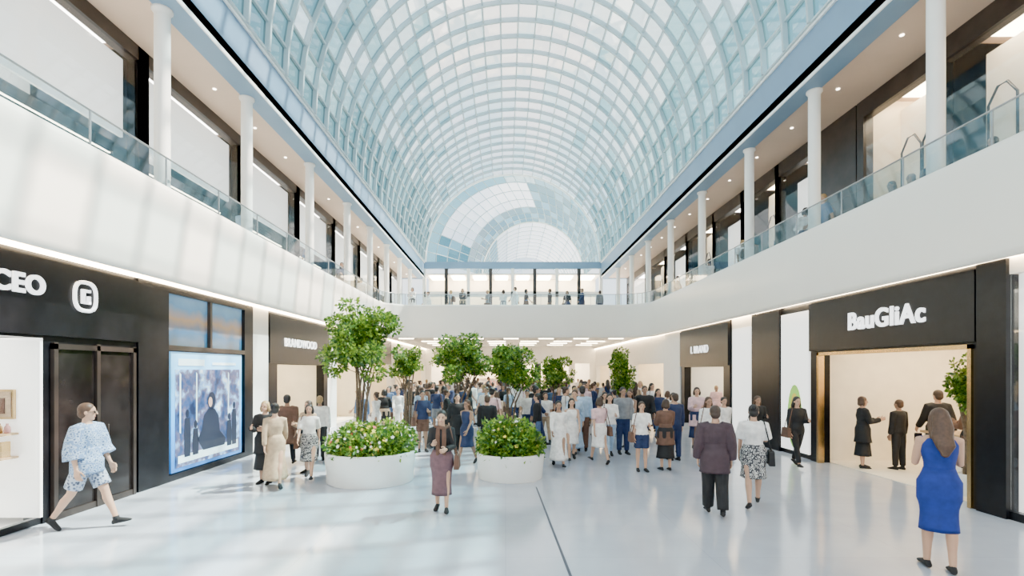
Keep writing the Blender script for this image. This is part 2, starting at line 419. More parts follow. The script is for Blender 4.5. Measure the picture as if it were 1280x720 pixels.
# left side
p, X = gshop('storefront', -1, 3.5, 9.15, 3.8, 7.3, 2.65, inner='iwhite', glow='glow_c', sign='ACEO', sz=3.36, sy=6.75, ssize=.36, depth=1.6, items=False, off=.012)
mb = MB()
ring = []
for j in range(33):
    a = 2*pi*j/32; ring.append((X(-.08), 7.95+.20*math.copysign(abs(math.cos(a))**.7, math.cos(a)), 3.33+.22*math.copysign(abs(math.sin(a))**.7, math.sin(a))))
mb.tube(ring, .03, 'sign', 6, dome=False)
mb.box(X(-.1), X(-.06), 7.88, 7.93, 3.22, 3.44, 'sign'); mb.box(X(-.1), X(-.06), 7.93, 8.03, 3.40, 3.44, 'sign'); mb.box(X(-.1), X(-.06), 7.93, 8.03, 3.22, 3.26, 'sign'); mb.box(X(-.1), X(-.06), 7.99, 8.03, 3.22, 3.34, 'sign')
mb.obj('round_logo', p)
mb = MB()
mb.box(X(.02), X(.10), 3.8, 7.3, .01, .10, 'black')
mb.box(X(.0), X(1.5), 7.26, 7.30, .10, 2.65, 'lightbox')  # plain side wall, glow put into its material so it looks lit
mb.box(X(.34), X(.80), 7.22, 7.26, 1.50, 1.92, 'gold'); mb.box(X(.37), X(.77), 7.21, 7.22, 1.53, 1.89, 'cl_tan'); mb.box(X(.45), X(.65), 7.20, 7.21, 1.58, 1.8, 'cl_brown')
mb.box(X(.30), X(.95), 7.0, 7.26, 1.28, 1.31, 'wood'); mb.box(X(.30), X(.95), 7.0, 7.26, .95, .98, 'wood')
for q in range(5):
    a = .34+.11*q
    mb.lathe((X(a), 7.13, 1.31), [(.03, 0), (.04, .03), (.035, .09), (.015, .12), (.018, .14)], R.choice(['gold', 'cl_tan', 'cl_rose', 'cl_teal']), 10, cap=True)
    mb.box(X(a), X(a+.07), 7.05, 7.18, .98, .98+R.uniform(.08, .24), R.choice(['gold', 'cl_tan', 'cl_navy', 'cl_rose']))
for y in (4.5, 5.5, 6.5): mb.box(X(.5), X(1.2), y, y+.2, 2.6, 2.64, 'glow_c')
mb.box(X(.02), X(.03), 3.8, 7.26, .10, 2.6, 'gl_shop')
mb.obj('window_display', p)
mb = MB()
mb.box(X(-.02), X(.0), 7.5, 9.0, .02, 2.55, 'darkin')
for y in (7.42, 8.2, 9.0): mb.box(X(-.06), X(0), y, y+.07, 0, 2.6, 'bronze')
mb.box(X(-.06), X(0), 7.42, 9.07, 2.5, 2.58, 'bronze'); mb.box(X(-.05), X(0), 7.42, 9.07, 0, .1, 'bronze')
mb.tube([(X(-.10), 8.1, .9), (X(-.10), 8.1, 1.3)], .012, 'bronze', 8)
mb.tube([(X(-.10), 8.38, .9), (X(-.10), 8.38, 1.3)], .012, 'bronze', 8)
mb.obj('door_1', p)

par = empty('video_wall_storefront'); X = lambda a: -(WL+a)
mb = MB()
mb.box(X(-.04), X(.3), 9.15, 9.98, 0, ZB+.1, 'black')
mb.box(X(.06), X(.3), 9.98, 13.3, 0, ZB+.1, 'black')
mb.box(X(-.04), X(.06), 12.88, 13.3, 0, ZB+.1, 'black'); mb.box(X(-.04), X(.06), 9.98, 12.88, 2.58, 2.68, 'bronze')
mb.box(X(-.04), X(.06), 9.98, 12.88, 3.7, ZB+.1, 'black'); mb.box(X(-.04), X(.06), 11.38, 11.46, 2.68, 3.7, 'bronze'); mb.box(X(-.04), X(.06), 9.98, 12.88, 0, .12, 'black')
mb.box(X(-.04), X(.4), 13.3, 14.15, 0, ZB+.1, 'white')
mb.obj('frame', par)
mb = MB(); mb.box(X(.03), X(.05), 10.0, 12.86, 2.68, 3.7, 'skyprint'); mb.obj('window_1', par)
mb = MB(); mb.box(X(0), X(.05), 10.1, 12.8, .14, 2.56, 'screen')
mb.box(X(-.008), X(0), 10.22, 12.68, .22, 2.2, 'screenpic')
def flat(pts, mat, a=-.014): mb.poly([(X(a), y, z) for y, z in pts], mat)
for yy in (10.35, 10.9, 12.15): flat([(yy, .9+R.random()*.3), (yy+.04, .9), (yy+.05, 2.1), (yy, 2.15)], 'screenhi', -.011)
flat([(10.3, .3), (12.6, .3), (12.6, .5), (10.3, .45)], 'screenhi', -.011)
flat([(11.15, .45), (12.0, .45), (12.05, .6), (11.8, .8), (11.75, 1.15), (11.6, 1.32), (11.35, 1.34), (11.18, 1.2), (11.1, .9), (10.95, .7)], 'screenfig')
flat([(11.48+.15*math.cos(k*pi/8), 1.50+.20*math.sin(k*pi/8)) for k in range(16)], 'screenfig')
flat([(11.42+.075*math.cos(k*pi/8), 1.48+.11*math.sin(k*pi/8)) for k in range(16)], 'screenskin', -.018)
for c0, h0 in ((10.6, 1.2), (10.88, .95), (12.2, 1.0), (12.42, 1.25)):
    flat([(c0-.10, .4), (c0+.10, .4), (c0+.11, h0*.75), (c0+.08, h0), (c0-.08, h0), (c0-.11, h0*.75)], 'screenfig')
    flat([(c0+.06*math.cos(k*pi/5), h0+.09+.09*math.sin(k*pi/5)) for k in range(10)], 'screenfig')
flat([(10.3, 2.28), (11.2, 2.28), (11.2, 2.42), (10.3, 2.42)], 'screenhi'); flat([(11.5, 2.3), (12.5, 2.3), (12.5, 2.36), (11.5, 2.36)], 'screenhi')
mb.obj('led_screen', par)

gshop('storefront', -1, 14.2, 19.0, 14.8, 18.6, 2.35, sign='BRANDWOOD', sz=3.0, sy=16.4, ssize=.36, inner='beige', off=-.002)
gshop('storefront', -1, 19.6, 24.4, 20.0, 24.0, 2.5, frame='white', header='white', sign='MODA', sz=3.1, ssize=.3, inner='beige')
gshop('storefront', -1, 24.6, 30, 25, 29.6, 2.5, frame='white', header='bronze', inner='beige')
gshop('storefront', -1, 30.2, 36, 30.6, 35.6, 2.5, frame='white', header='white', inner='beige')
gshop('storefront', -1, 36.2, 42, 36.6, 41.6, 2.5, frame='white', header='white', inner='beige')
mb = MB(); mb.box(-WL-.3, -WL, 19.0, 19.6, 0, ZB+.1, 'white'); mb.box(-WL-.3, -WL, 24.4, 24.6, 0, ZB+.1, 'white'); mb.box(-WL-.3, -WL, 30, 30.2, 0, ZB+.1, 'white'); mb.box(-WL-.3, -WL, Y0, 3.5, 0, ZB+.1, 'white')
mb.box(-WL-.3, -WL, 36, 36.2, 0, ZB+.1, 'white'); mb.obj('wall_left')

# right side
p, X = gshop('storefront', 1, 8.0, 12.42, 8.1, 12.12, 2.6, trim='gold', sign='BauGliAc', sz=3.2, sy=9.95, ssize=.50, inner='beige', depth=4.4, off=.012)
text('Brandhouse', 1, X(4.38), 10.9, 1.75, .22, 'cl_black', p, off=.0)
par = empty('display_case_storefront')
mb = MB()
mb.box(X(0), X(.3), 3.5, 4.0, 0, ZB+.1, 'black'); mb.box(X(-.05), X(.3), 7.52, 8.0, 0, ZB+.1, 'black'); mb.box(X(0), X(.3), 4, 7.52, 3.6, ZB+.1, 'white'); mb.box(X(.0), X(.3), 4, 7.52, 0, .12, 'black')
mb.box(X(.12), X(.16), 4, 7.5, .12, 3.6, 'lightbox')
for y in (4.0, 5.7): mb.box(X(-.02), X(.05), y, y+.06, .12, 3.6, 'bronze')
mb.box(X(.0), X(.01), 4.06, 7.5, .12, 3.6, 'gl_shop'); mb.obj('display_case', par)
par = empty('poster_wall_storefront')
mb = MB()
mb.box(X(.05), X(.3), 12.42, 15.35, 0, ZB+.1, 'black'); mb.box(X(-.03), X(.05), 13.8, 15.35, 0, ZB+.1, 'black')
mb.box(X(.0), X(.05), 12.5, 13.75, .12, 3.65, 'lightbox')
mb.box(X(.05), X(.3), 15.35, 16.85, 0, ZB+.1, 'white'); mb.box(X(.0), X(.05), 15.5, 16.7, .1, 3.5, 'lightbox')
mb.poly([(X(-.006), 13.1+.33*math.cos(k*pi/10), 1.0+.82*math.sin(k*pi/10)) for k in range(20)], 'greenart')
mb.poly([(X(-.010), 13.1+.2*math.cos(k*pi/10), 1.1+.5*math.sin(k*pi/10)) for k in range(20)], 'flower_y')
mb.obj('poster_panels', par)
gshop('storefront', 1, 16.9, 21.6, 17.4, 21.2, 2.3, sign='L BRAND', sz=2.95, sy=19.4, ssize=.4, inner='iwhite', off=0.)
gshop('storefront', 1, 23.6, 29.9, 24, 29.6, 2.5, frame='white', header='white', inner='beige')
gshop('storefront', 1, 30.2, 36, 30.6, 35.6, 2.5, frame='white', header='white', inner='beige')
gshop('storefront', 1, 36.2, 42, 36.6, 41.6, 2.5, frame='white', header='white', inner='beige')
mb = MB(); mb.box(WR-.05, WR+.3, 21.6, 23.6, 0, ZB+.1, 'white'); mb.box(WR, WR+.3, 29.9, 30.2, 0, ZB+.1, 'white'); mb.box(WR, WR+.3, 36, 36.2, 0, ZB+.1, 'white'); mb.box(WR, WR+.3, Y0, 3.5, 0, ZB+.1, 'white'); mb.obj('wall_right')

# back wall, ground
mb = MB()
mb.box(-WL, WR, 42, 42.3, 2.7, ZB+.3, 'iwhite'); mb.box(-WL, WR, 45, 45.2, 0, ZB+.2, 'lightboxw')
for x in (-WL, -3.6, -.6, 2.4, 5.2, WR-.5): mb.box(x, x+.5, 42, 42.3, 0, 2.7, 'bronze' if x in (-.6, 2.4) else 'white')
for i in range(8): mb.box(-6+1.65*i, -5.2+1.65*i, 42.8, 44.6, 3.0, 3.05, 'glow_w')
for x in (-4.5, -1.5, 1.5, 4.2):
    mb.box(x-.9, x+.9, 44.6, 45, .8, .84, 'wood'); mb.box(x-.9, x+.9, 44.6, 45, 1.4, 1.44, 'wood')
    for q in range(7): mb.box(x-.85+.25*q, x-.7+.25*q, 44.7, 44.9, .84, 1.0+R.random()*.3, R.choice(['cl_navy', 'cl_rose', 'cl_tan', 'cl_black']))
mb.obj('wall_back')
mb = MB()
for i in range(6):
    for j in range(4):
        x = -5+2.2*i; y = 31.5+2.6*j; mb.box(x-.6, x+.6, y-.05, y+.05, ZB+.26, ZB+.3, 'glow_w')
for i in range(7):
    mb.box(-5.4+1.9*i-.4, -5.4+1.9*i+.4, 27.8, 27.9, ZB+.06, ZB+.1, 'glow_w')
mb.obj('ceiling_light_panels')

# upper storefronts
def ushop(s, y0, y1, wall='bronze', kind='white', depth=2.4):
    W = UL if s < 0 else UR; X = lambda a: s*(W+a)
    par = empty('upper_storefront'); mb = MB()
    zt = ZS-.30 if s < 0 else ZS-.45; ztop = ZS-.005
    pw = .16 if s < 0 else .12
    mb.box(X(0), X(.25), y0-pw, y0+pw, ZG, ztop, wall); mb.box(X(0), X(.25), y1-pw, y1+pw, ZG, ztop, wall)
    mb.box(X(0), X(.25), y0+pw, y1-pw, zt, ztop, wall)
    mb.box(X(0), X(.06), y0, y1, ZG+.0, ZG+.12, wall)
    mb.box(X(.03), X(.04), y0+pw, y1-pw, ZG+.12, zt, 'gl_shop')
    inner = 'iwhite' if kind == 'white' else 'beige'
    mb.box(X(depth), X(depth+.1), y0, y1, ZG, ztop, inner); mb.box(X(.26), X(depth), y0-.03, y0+.03, ZG, ztop, inner); mb.box(X(.26), X(depth), y1-.03, y1+.03, ZG, ztop, inner)
    mb.box(X(.5), X(depth-.4), y0+.4, y1-.4, ZS-.1, ZS-.04, 'glow_c' if kind == 'white' else 'glow_w')
    if s < 0:
        mb.box(X(.30), X(.36), y0+.2, y1-.2, ZG+1.95, zt-.02, 'lightbox')
        mb.box(X(.95), X(1.0), y0+.1, y1-.1, ZG, ZG+2.1, 'bronze')
        for z in (5.9, 6.3, 6.7): mb.box(X(.5), X(.95), y0+.2, y1-.2, z, z+.05, 'bronze'); mb.box(X(.48), X(.51), y0+.3, y1-.3, z-.02, z, 'glow_w')
        for q in range(14):
            yy = y0+.3+(y1-y0-.8)*q/14
            for z in (5.95, 6.35): mb.box(X(.55), X(.8), yy, yy+.12, z, z+R.uniform(.1, .25), R.choice(['cl_tan', 'cl_white', 'cl_navy', 'cl_grey', 'wood']))
    elif kind == 'white':
        mb.box(X(.5), X(.56), y0+.35, y1-.35, ZG+.6, zt-.3, 'lightbox')
    else:
        mb.box(X(1.0), X(1.06), y0+.05, y1-.05, ZG, zt+.2, 'lightboxw')  # glowing backdrop added to brighten the window, not a real lamp
        for q in range(3):
            yy = y0+.5+(y1-y0-1)*q/2; mb.tube([(X(.9), yy-.3, 6.2), (X(.9), yy-.3, 7.6), (X(.9), yy-.1, 7.9), (X(.9), yy+.1, 7.9), (X(.9), yy+.3, 7.6), (X(.9), yy+.3, 6.2)], .025, 'bronze', 6)
    mb.obj('shopfront', par)
    mb = MB()
    if s > 0: rack(mb, X(.7), X(.7), y0+.4, y0+.4+(y1-y0-.8)*.5, ZG+1.75, ZG, True)
    for z in (1.0, 1.9, 2.5): mb.box(X(depth-.3), X(depth), y0+.3, y1-.3, ZG+z, ZG+z+.04, 'bronze')
    mb.obj('clothes_display', par)
yl = [4.0, 7.4, 10.9, 15.0, 19.0, 23.0, 27, 31, 34.5, 38]
for i in range(9): ushop(-1, yl[i], yl[i+1], kind='white')
yr = [4.0, 7.6, 10.7, 13.0]
for i in range(3): ushop(1, yr[i], yr[i+1], kind='warm')
yr = [15.1, 17.0, 19.5, 22.2, 25.5, 29, 33, 38]
for i in range(7): ushop(1, yr[i], yr[i+1], kind='warm' if i % 2 else 'white')
mb = MB(); mb.box(UR, UR+.3, 13.16, 14.94, ZG, ZS-.005, 'bronze'); mb.obj('wall_upper_right')
mb = MB()
for y in range(0, 38, 2):
    for x in (XL-1.0, XR+.95):
        mb.lathe((x, y+.4, ZS-.015), [(.001, 0), (.03, 0), (.04, .0), (.04, .014)], 'spot', 10)
mb.obj('soffit_downlights')
mb = MB()
mb.box(XL, XR, YE, YE+.3, ZE-.5, ZE, 'beam'); mb.box(-12, XL, YE+.3, YE+.5, ZS, ZE, 'beam'); mb.box(XR, 12.5, YE+.3, YE+.5, ZS, ZE, 'beam')
for i in range(9):
    x = XL+(XR-XL)*i/8; mb.box(x-.12, x+.12, YE, YE+.25, ZG, ZE-.5, 'bronze' if i % 2 else 'white')
mb.box(XL, XR, YE, YE+.2, 7.6, 8.0, 'white'); mb.box(XL, XR, YE+2.5, YE+2.7, ZG, ZE-.4, 'lightboxw')
mb.box(XL, XR, YE+.3, YE+2.5, 9.3, 9.4, 'iwhite')
for i in range(8): mb.box(XL+.3+1.64*i, XL+1.3+1.64*i, YE+.6, YE+2.2, 9.2, 9.26, 'glow_w')
rack(mb, XL+1, XR-1, YE+1.4, YE+1.4, ZG+1.6, ZG)
mb.obj('wall_upper_back')

# ---------------------------------------------------------------- plants
def leaves(mb, blobs, n, size, mats=('leaf1', 'leaf2', 'leaf3'), shell=.4):
    tot = sum(b[3]*b[4]*b[5] for b in blobs)
    vs = {k: ([], []) for k in mats}
    for b in blobs:
        for _ in range(int(n*b[3]*b[4]*b[5]/tot)+20):
            d = Vector((R.gauss(0, 1), R.gauss(0, 1), R.gauss(0, 1))).normalized(); r = R.uniform(shell, 1.12)**.7
            c = Vector((b[0]+d.x*r*b[3], b[1]+d.y*r*b[4], b[2]+d.z*r*b[5]))
            u = (d+Vector((R.gauss(0, .6), R.gauss(0, .6), R.gauss(-.2, .6)))).normalized()
            w = u.cross(Vector((R.gauss(0, 1), R.gauss(0, 1), R.gauss(0, 1)))).normalized()
            nn = u.cross(w); s_ = size*R.uniform(.6, 1.3)
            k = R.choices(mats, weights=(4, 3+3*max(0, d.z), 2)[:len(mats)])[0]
            V, F = vs[k]; o_ = len(V)
            V += [c, c+u*s_*.5+w*s_*.3+nn*s_*.06, c+u*s_, c+u*s_*.5-w*s_*.3+nn*s_*.06]
            F.append((o_, o_+1, o_+2)); F.append((o_, o_+2, o_+3))
    for k in mats: mb.add(vs[k][0], vs[k][1], k)
def tub(mb, x, y, r, h):
    mb.lathe((x, y, 0), [(r*.93, 0), (r*.95, .02), (r, h-.05), (r*1.0, h-.01), (r*.985, h), (r*.93, h), (r*.92, h-.08)], 'tub', 48)
    mb.lathe((x, y, 0), [(r*.93, h-.08), (r*.5, h-.04), (.01, h-.02)], 'soil', 32)
def tree(name, x, y, zc, w, h, n, stems=4, tubr=.45, tubh=.5, leaf=.085, blobs=8, spread=.18, z0=0.):
    mb = MB(); tub(mb, x, y, tubr, tubh)
    bl = []
    for i in range(blobs):
        a = 2*pi*i/blobs+R.uniform(-.5, .5); rr = R.uniform(.2, .75)*w
        bl.append((x+math.cos(a)*rr, y+math.sin(a)*rr, zc+R.uniform(-.75, .75)*h, R.uniform(.22, .42)*w, R.uniform(.22, .42)*w, R.uniform(.18, .32)*h))
    for i in range(blobs):
        a = R.uniform(0, 2*pi); el = R.uniform(-.5, 1.3); rr = R.uniform(.85, 1.02)
        bl.append((x+math.cos(a)*math.cos(el)*rr*w, y+math.sin(a)*math.cos(el)*rr*w, zc+math.sin(el)*rr*h, .15*w, .15*w, .13*h))
    bl.append((x, y, zc+.1*h, .5*w, .5*w, .6*h))
    for i in range(stems):
        a = 2*pi*i/stems; b0 = Vector((x+math.cos(a)*spread*.5, y+math.sin(a)*spread*.5, tubh-.05))
        tp = bl[i % len(bl)]; tpv = Vector(tp[:3])
        m1 = b0.lerp(tpv, .5)+Vector((R.uniform(-.05, .05), R.uniform(-.05, .05), 0)); m1.x = b0.x+(m1.x-b0.x)*.5; m1.y = b0.y+(m1.y-b0.y)*.5
        mb.tube([b0, m1, tpv], [.035, .026, .012], 'bark', 7)
        for q in range(5):
            tb = bl[(i*5+q) % len(bl)]; mb.tube([m1.lerp(tpv, .2+.15*q), Vector(tb[:3])], [.014, .005], 'bark', 5)
    leaves(mb, bl, n, leaf)
    ob = mb.obj(name); ob.location.z = z0
    return ob
tree('potted_ficus_tree', -3.55, 12.5, 2.85, 1.02, 1.0, 8500, stems=6, tubr=.6, tubh=.55, leaf=.10, blobs=14)
tree('potted_ficus_tree', -3.0, 15.6, 2.35, .5, .6, 2500, leaf=.09)
tree('potted_ficus_tree', -1.3, 15, 2.5, .85, .75, 5000, leaf=.10, blobs=10)
tree('potted_ficus_tree', .1, 15.2, 2.2, .85, .72, 5000, leaf=.10, blobs=10)
tree('potted_ficus_tree', 1.75, 18.5, 2.05, .7, .6, 3200, leaf=.10)
tree('potted_ficus_tree', 4.05, 18, 2.15, .46, .9, 3500, leaf=.09, blobs=10)
tree('potted_ficus_tree', 8.05, 8.9, 1.85, .33, .55, 1600, stems=3, tubr=.17, tubh=.38, leaf=.08, spread=.1, z0=.013)
def flowerbed(name, x, y, r, h, top, fl):
    mb = MB(); tub(mb, x, y, r, h)
    bl = [(x, y, h+.0, r*.85, r*.85, top*.75)]
    for i in range(11):
        a = 2*pi*i/11; q = r*.66; bl.append((x+math.cos(a)*q, y+math.sin(a)*q, h+top*.22, r*.34, r*.34, top*R.uniform(.35, .8)))
    for i in range(6): a = R.random()*6.28; bl.append((x+math.cos(a)*r*.35, y+math.sin(a)*r*.35, h+top*.6, r*.25, r*.25, top*R.uniform(.3, .6)))
    leaves(mb, bl, 6500, .095, shell=.7)
    for _ in range(fl):
        b = R.choice(bl); d = Vector((R.gauss(0, 1), R.gauss(0, 1), abs(R.gauss(0, 1)))).normalized()
        c = Vector(b[:3])+Vector((d.x*b[3], d.y*b[4], d.z*b[5]))*1.08; s_ = R.uniform(.02, .038)
        u = d.cross(Vector((.3, .5, .8))).normalized(); w = d.cross(u)
        k = R.choices(['flower_y', 'flower_w', 'flower_r'], weights=(7, 4, 1))[0]
        for p_ in range(5):
            a = 2*pi*p_/5; e = u*math.cos(a)+w*math.sin(a); g = u*math.cos(a+.6)+w*math.sin(a+.6); g2 = u*math.cos(a-.6)+w*math.sin(a-.6)
            mb.add([c, c+g2*s_*.8+d*.004, c+e*s_*1.2, c+g*s_*.8+d*.004], [(0, 1, 2, 3)], k)
    return mb.obj(name)
flowerbed('round_flower_planter', -2.68, 10.2, .88, .60, .52, 420)
flowerbed('round_flower_planter', .10, 10.5, .69, .52, .66, 60)

# ---------------------------------------------------------------- people
def volume(src, voxel, sm=4):
    me = src.mesh('tmp'); ob = bpy.data.objects.new('tmp', me); COL.objects.link(ob)
    r = ob.modifiers.new('r', 'REMESH'); r.mode = 'VOXEL'; r.voxel_size = voxel
    q = ob.modifiers.new('s', 'SMOOTH'); q.factor = .5; q.iterations = sm
    dg = bpy.context.evaluated_depsgraph_get(); ev = ob.evaluated_get(dg); m2 = ev.to_mesh()
    vs = [v.co.copy() for v in m2.vertices]; fs = [tuple(p.vertices) for p in m2.polygons]
    ev.to_mesh_clear(); bpy.data.objects.remove(ob); bpy.data.meshes.remove(me)
    return vs, fs
HEADS = {}
def head_parts(style, voxel):
    key = (style, voxel)
    if key in HEADS: return HEADS[key]
    a = MB(); a.ell((0, -.012, .022), (.074, .092, .086), 0, 18, 12); a.ell((0, .022, -.045), (.053, .060, .066), 0, 16, 10)
    a.ell((0, .055, -.09), (.024, .02, .02), 0, 10, 8)
    a.tube([(0, .080, .012), (0, .098, -.02)], [.007, .013], 0, 8); a.ell((.075, -.005, -.012), (.011, .019, .03), 0, 8, 6); a.ell((-.075, -.005, -.012), (.011, .019, .03), 0, 8, 6)
    a.tube([(0, -.015, -.15), (0, -.01, -.05)], [.05, .048], 0, 12)
    face = volume(a, voxel*.6, 2)
    h = MB(); h.ell((0, -.026, .036), (.084, .096, .09), 0, 18, 12)
    h.ell((0, -.055, -.02), (.076, .062, .075), 0, 16, 10)
    if style == 'long':
        h.tube([(0, -.07, .02), (.01, -.085, -.1), (-.012, -.105, -.2), (.01, -.115, -.30), (0, -.115, -.37)], [.078, .092, .095, .085, .045], 0, 12, flat=.5, ref=(0, 1, 0))
        h.tube([(.07, -.03, .03), (.08, -.03, -.08), (.085, -.045, -.2)], [.025, .032, .018], 0, 8); h.tube([(-.07, -.03, .03), (-.08, -.03, -.08), (-.085, -.045, -.2)], [.025, .032, .018], 0, 8)
    if style == 'bob':
        for q in (-1, 1): h.tube([(q*.066, -.015, .03), (q*.078, -.01, -.04), (q*.074, -.01, -.09)], [.026, .034, .026], 0, 8)
        h.ell((0, -.065, -.06), (.08, .05, .06), 0, 14, 8)
    if style == 'bun': h.ell((0, -.115, .07), (.042, .04, .042), 0, 12, 8)
    hair = volume(h, voxel*.7, 3)
    HEADS[key] = (face, hair); return HEADS[key]
def hand(mb, wr, d, nrm, side, curl=.6, n=6):
    rings = []
    for t_, w, th in ((-.02, .026, .021), (.01, .030, .019), (.045, .041, .016), (.08, .042, .013), (.093, .036, .010)):
        c = wr+d*t_; rings.append([c+side*w*math.cos(2*pi*j/12)+nrm*th*math.sin(2*pi*j/12) for j in range(12)])
    mb.loft(rings, 0)
    for o_, L in ((.031, .068), (.0105, .077), (-.0105, .071), (-.031, .055)):
        p = wr+d*.080+side*o_; pts = [p-d*.02, p]
        for k, f in enumerate((.45, .32, .23)):
            A = curl*(.45+.55*k); p = p+(d*math.cos(A)+nrm*math.sin(A))*L*f*1.05; pts.append(p)
        mb.tube(pts, [.0085, .009, .0085, .0078, .0065], 0, n, ref=tuple(side))
    p = wr+d*.02+side*.022; p1 = p+(d*.6+side*.75+nrm*.15).normalized()*.04; p2 = p1+(d*.9+side*.3+nrm*.4).normalized()*.032; p3 = p2+(d+nrm*.6).normalized()*.024
    mb.tube([p, p1, p2, p3], [.013, .0115, .0095, .008], 0, n, ref=tuple(nrm))
def person_mesh(name, P):
    vx = P.get('voxel', .02); male = P.get('male', False); out = MB(); out.mats = [M['skin'], M['eye'], M['cl_white'], M['cl_black'], M['cl_black'], M['eye'], M['lips'], M['cl_brown']]
    legs = P['legs']; arms = P['arms']; ez = P.get('ease', .012)
    J = {}
    for s, (a, k, pt) in zip((-1, 1), legs):
        hp = Vector((s*.088, 0, 0)); kn = hp+Vector((s*.004, math.sin(a), -math.cos(a)))*.41; an = kn+Vector((0, math.sin(a-k), -math.cos(a-k)))*.40
        fd = Vector((s*.12, math.cos(pt), -math.sin(pt))).normalized(); fu = Vector((0, math.sin(pt), math.cos(pt)))
        J[s] = [hp, kn, an, fd, fu]
    low = min(min((J[s][2]-J[s][4]*.08-J[s][3]*.05).z, (J[s][2]-J[s][4]*.08+J[s][3]*.17).z) for s in (-1, 1))
    hz = -low; dz = hz-.89
    up = Vector((0, 0, hz))
    for s in (-1, 1): J[s] = [J[s][0]+up, J[s][1]+up, J[s][2]+up, J[s][3], J[s][4]]
    T = ([(.80, .11, .085), (.90, .165, .112), (1.02, .142, .10), (1.10, .136, .096), (1.24, .16, .112), (1.33, .172, .104), (1.385, .15, .082), (1.43, .07, .06)] if male else
         [(.80, .11, .09), (.89, .168, .118), (.97, .155, .108), (1.07, .122, .09), (1.13, .124, .092), (1.25, .148, .116), (1.33, .152, .098), (1.385, .13, .075), (1.43, .062, .055)])
    sw = .185 if male else .16
    lean = P.get('lean', 0.)
    def ly(z): return lean*max(0, z-.95)
    def ring(z, rx, ry, cy=0., n=20, rip=0.): return [Vector(((rx*(1+rip*math.sin(7*2*pi*j/n)))*math.cos(2*pi*j/n), cy+ly(z)+ry*(1+rip*math.sin(7*2*pi*j/n))*math.sin(2*pi*j/n), z+dz)) for j in range(n)]
    A = {}
    for s, (f, ab, e, inn) in zip((-1, 1), arms):
        sh = Vector((s*sw, ly(1.37), 1.37+dz)); u = Vector((s*math.sin(ab), math.sin(f)*math.cos(ab), -math.cos(f)*math.cos(ab)))
        el = sh+u*.28; B = f+e; fd = Vector((s*(math.sin(ab)*.5-inn), math.sin(B), -math.cos(B))).normalized(); wr = el+fd*.25
        A[s] = (sh, el, wr, fd, B)
    b = MB(); b.loft([ring(z, rx, ry) for z, rx, ry in T], 0)
    b.tube([(0, ly(1.38)-.005, 1.38+dz), (0, ly(1.5)+.005, 1.50+dz)], [.055, .05], 0, 12)
    g = .004 if male else 0
    for s in (-1, 1):
        hp, kn, an, fd, fu = J[s]; b.tube([hp-Vector((s*.012, 0, 0)), hp.lerp(kn, .5), kn, kn.lerp(an, .3)-Vector((0, .012, 0)), kn.lerp(an, .65), an], [.085, .073+g, .052, .054, .041, .034], 0, 12)
        sh, el, wr, fd2, B = A[s]; b.tube([Vector((s*.09, sh.y, sh.z+.01)), sh, sh.lerp(el, .5), el, el.lerp(wr, .3), wr], [.05, .052+g, .042+g, .035+g, .034+g, .023], 0, 12)
    v, f = volume(b, vx, 3); out.add(v, f, 0, True)
    for s in (-1, 1):
        sh, el, wr, fd2, B = A[s]
        nrm = Vector((-s, 0, 0)); nrm = (nrm-fd2*nrm.dot(fd2)).normalized(); side = fd2.cross(nrm)
        if side.dot(Vector((0, math.cos(B), math.sin(B)))) < 0: side = -side
        hand(out, wr, fd2, nrm, side, P.get('curl', .6))
        hp, kn, an, fd, fu = J[s]; sd = fd.cross(fu).normalized(); rings = []
        for t_, w, hgt, bs in ((-.062, .018, .03, .01), (-.055, .028, .055, .0), (-.02, .034, .085, 0), (.03, .036, .085, 0), (.08, .042, .062, 0), (.13, .044, .045, 0), (.165, .034, .032, .002), (.18, .016, .02, .006)):
            c = an-fu*.08+fd*t_; rings.append([c+sd*w*math.cos(2*pi*j/10)+fu*(bs+(hgt-bs)*(.5+.5*math.sin(2*pi*j/10))) for j in range(10)])
        out.loft(rings, 4)
        if P.get('ankle_boot') or male: out.tube([an-fu*.03, an+(kn-an)*.06], [.040, .042], 4, 10, dome=False)
    bt = P.get('bottom', 'pants'); w = P.get('width', .0)
    topz = .96 if bt in ('dress', 'skirt') or P.get('coat') else .86
    top = MB(); TT = [t_ for t_ in T if t_[0] >= topz]
    tp = [ring(z, rx+ez, ry+ez) for z, rx, ry in TT]
    if P.get('neck', 'high') == 'low': tp = tp[:-1]+[ring(1.41, .085, .065)]
    top.loft(tp, 0)
    sl = P.get('sleeve', 'long'); lo = P.get('loose', .0)
    for s in (-1, 1):
        sh, el, wr, fd2, B = A[s]; c0 = Vector((s*.09, sh.y, sh.z+.008))
        if sl == 'long': top.tube([c0, sh, sh.lerp(el, .5), el, el.lerp(wr, .5), el.lerp(wr, .92)], [.05+ez, .055+ez, .047+ez+lo, .042+ez+lo, .038+ez+lo, .032+ez+lo], 0, 12, dome=False)
        elif sl == 'short': top.tube([c0, sh, sh.lerp(el, .5), sh.lerp(el, .85)], [.05+ez, .055+ez, .05+ez+lo, .048+ez+lo*1.6], 0, 12, dome=False)
        elif sl == 'wide': top.tube([c0, sh, sh.lerp(el, .5), el, el.lerp(wr, .45)], [.05+ez, .055+ez, .055+ez+lo, .06+ez+lo, .065+ez+lo*1.5], 0, 12, dome=False)
        else: top.tube([c0-Vector((s*.02, 0, 0)), sh-Vector((s*.015, 0, 0))], [.045, .045], 0, 10)
    v, f = volume(top, vx*.9, 2); out.add(v, f, 2, True)
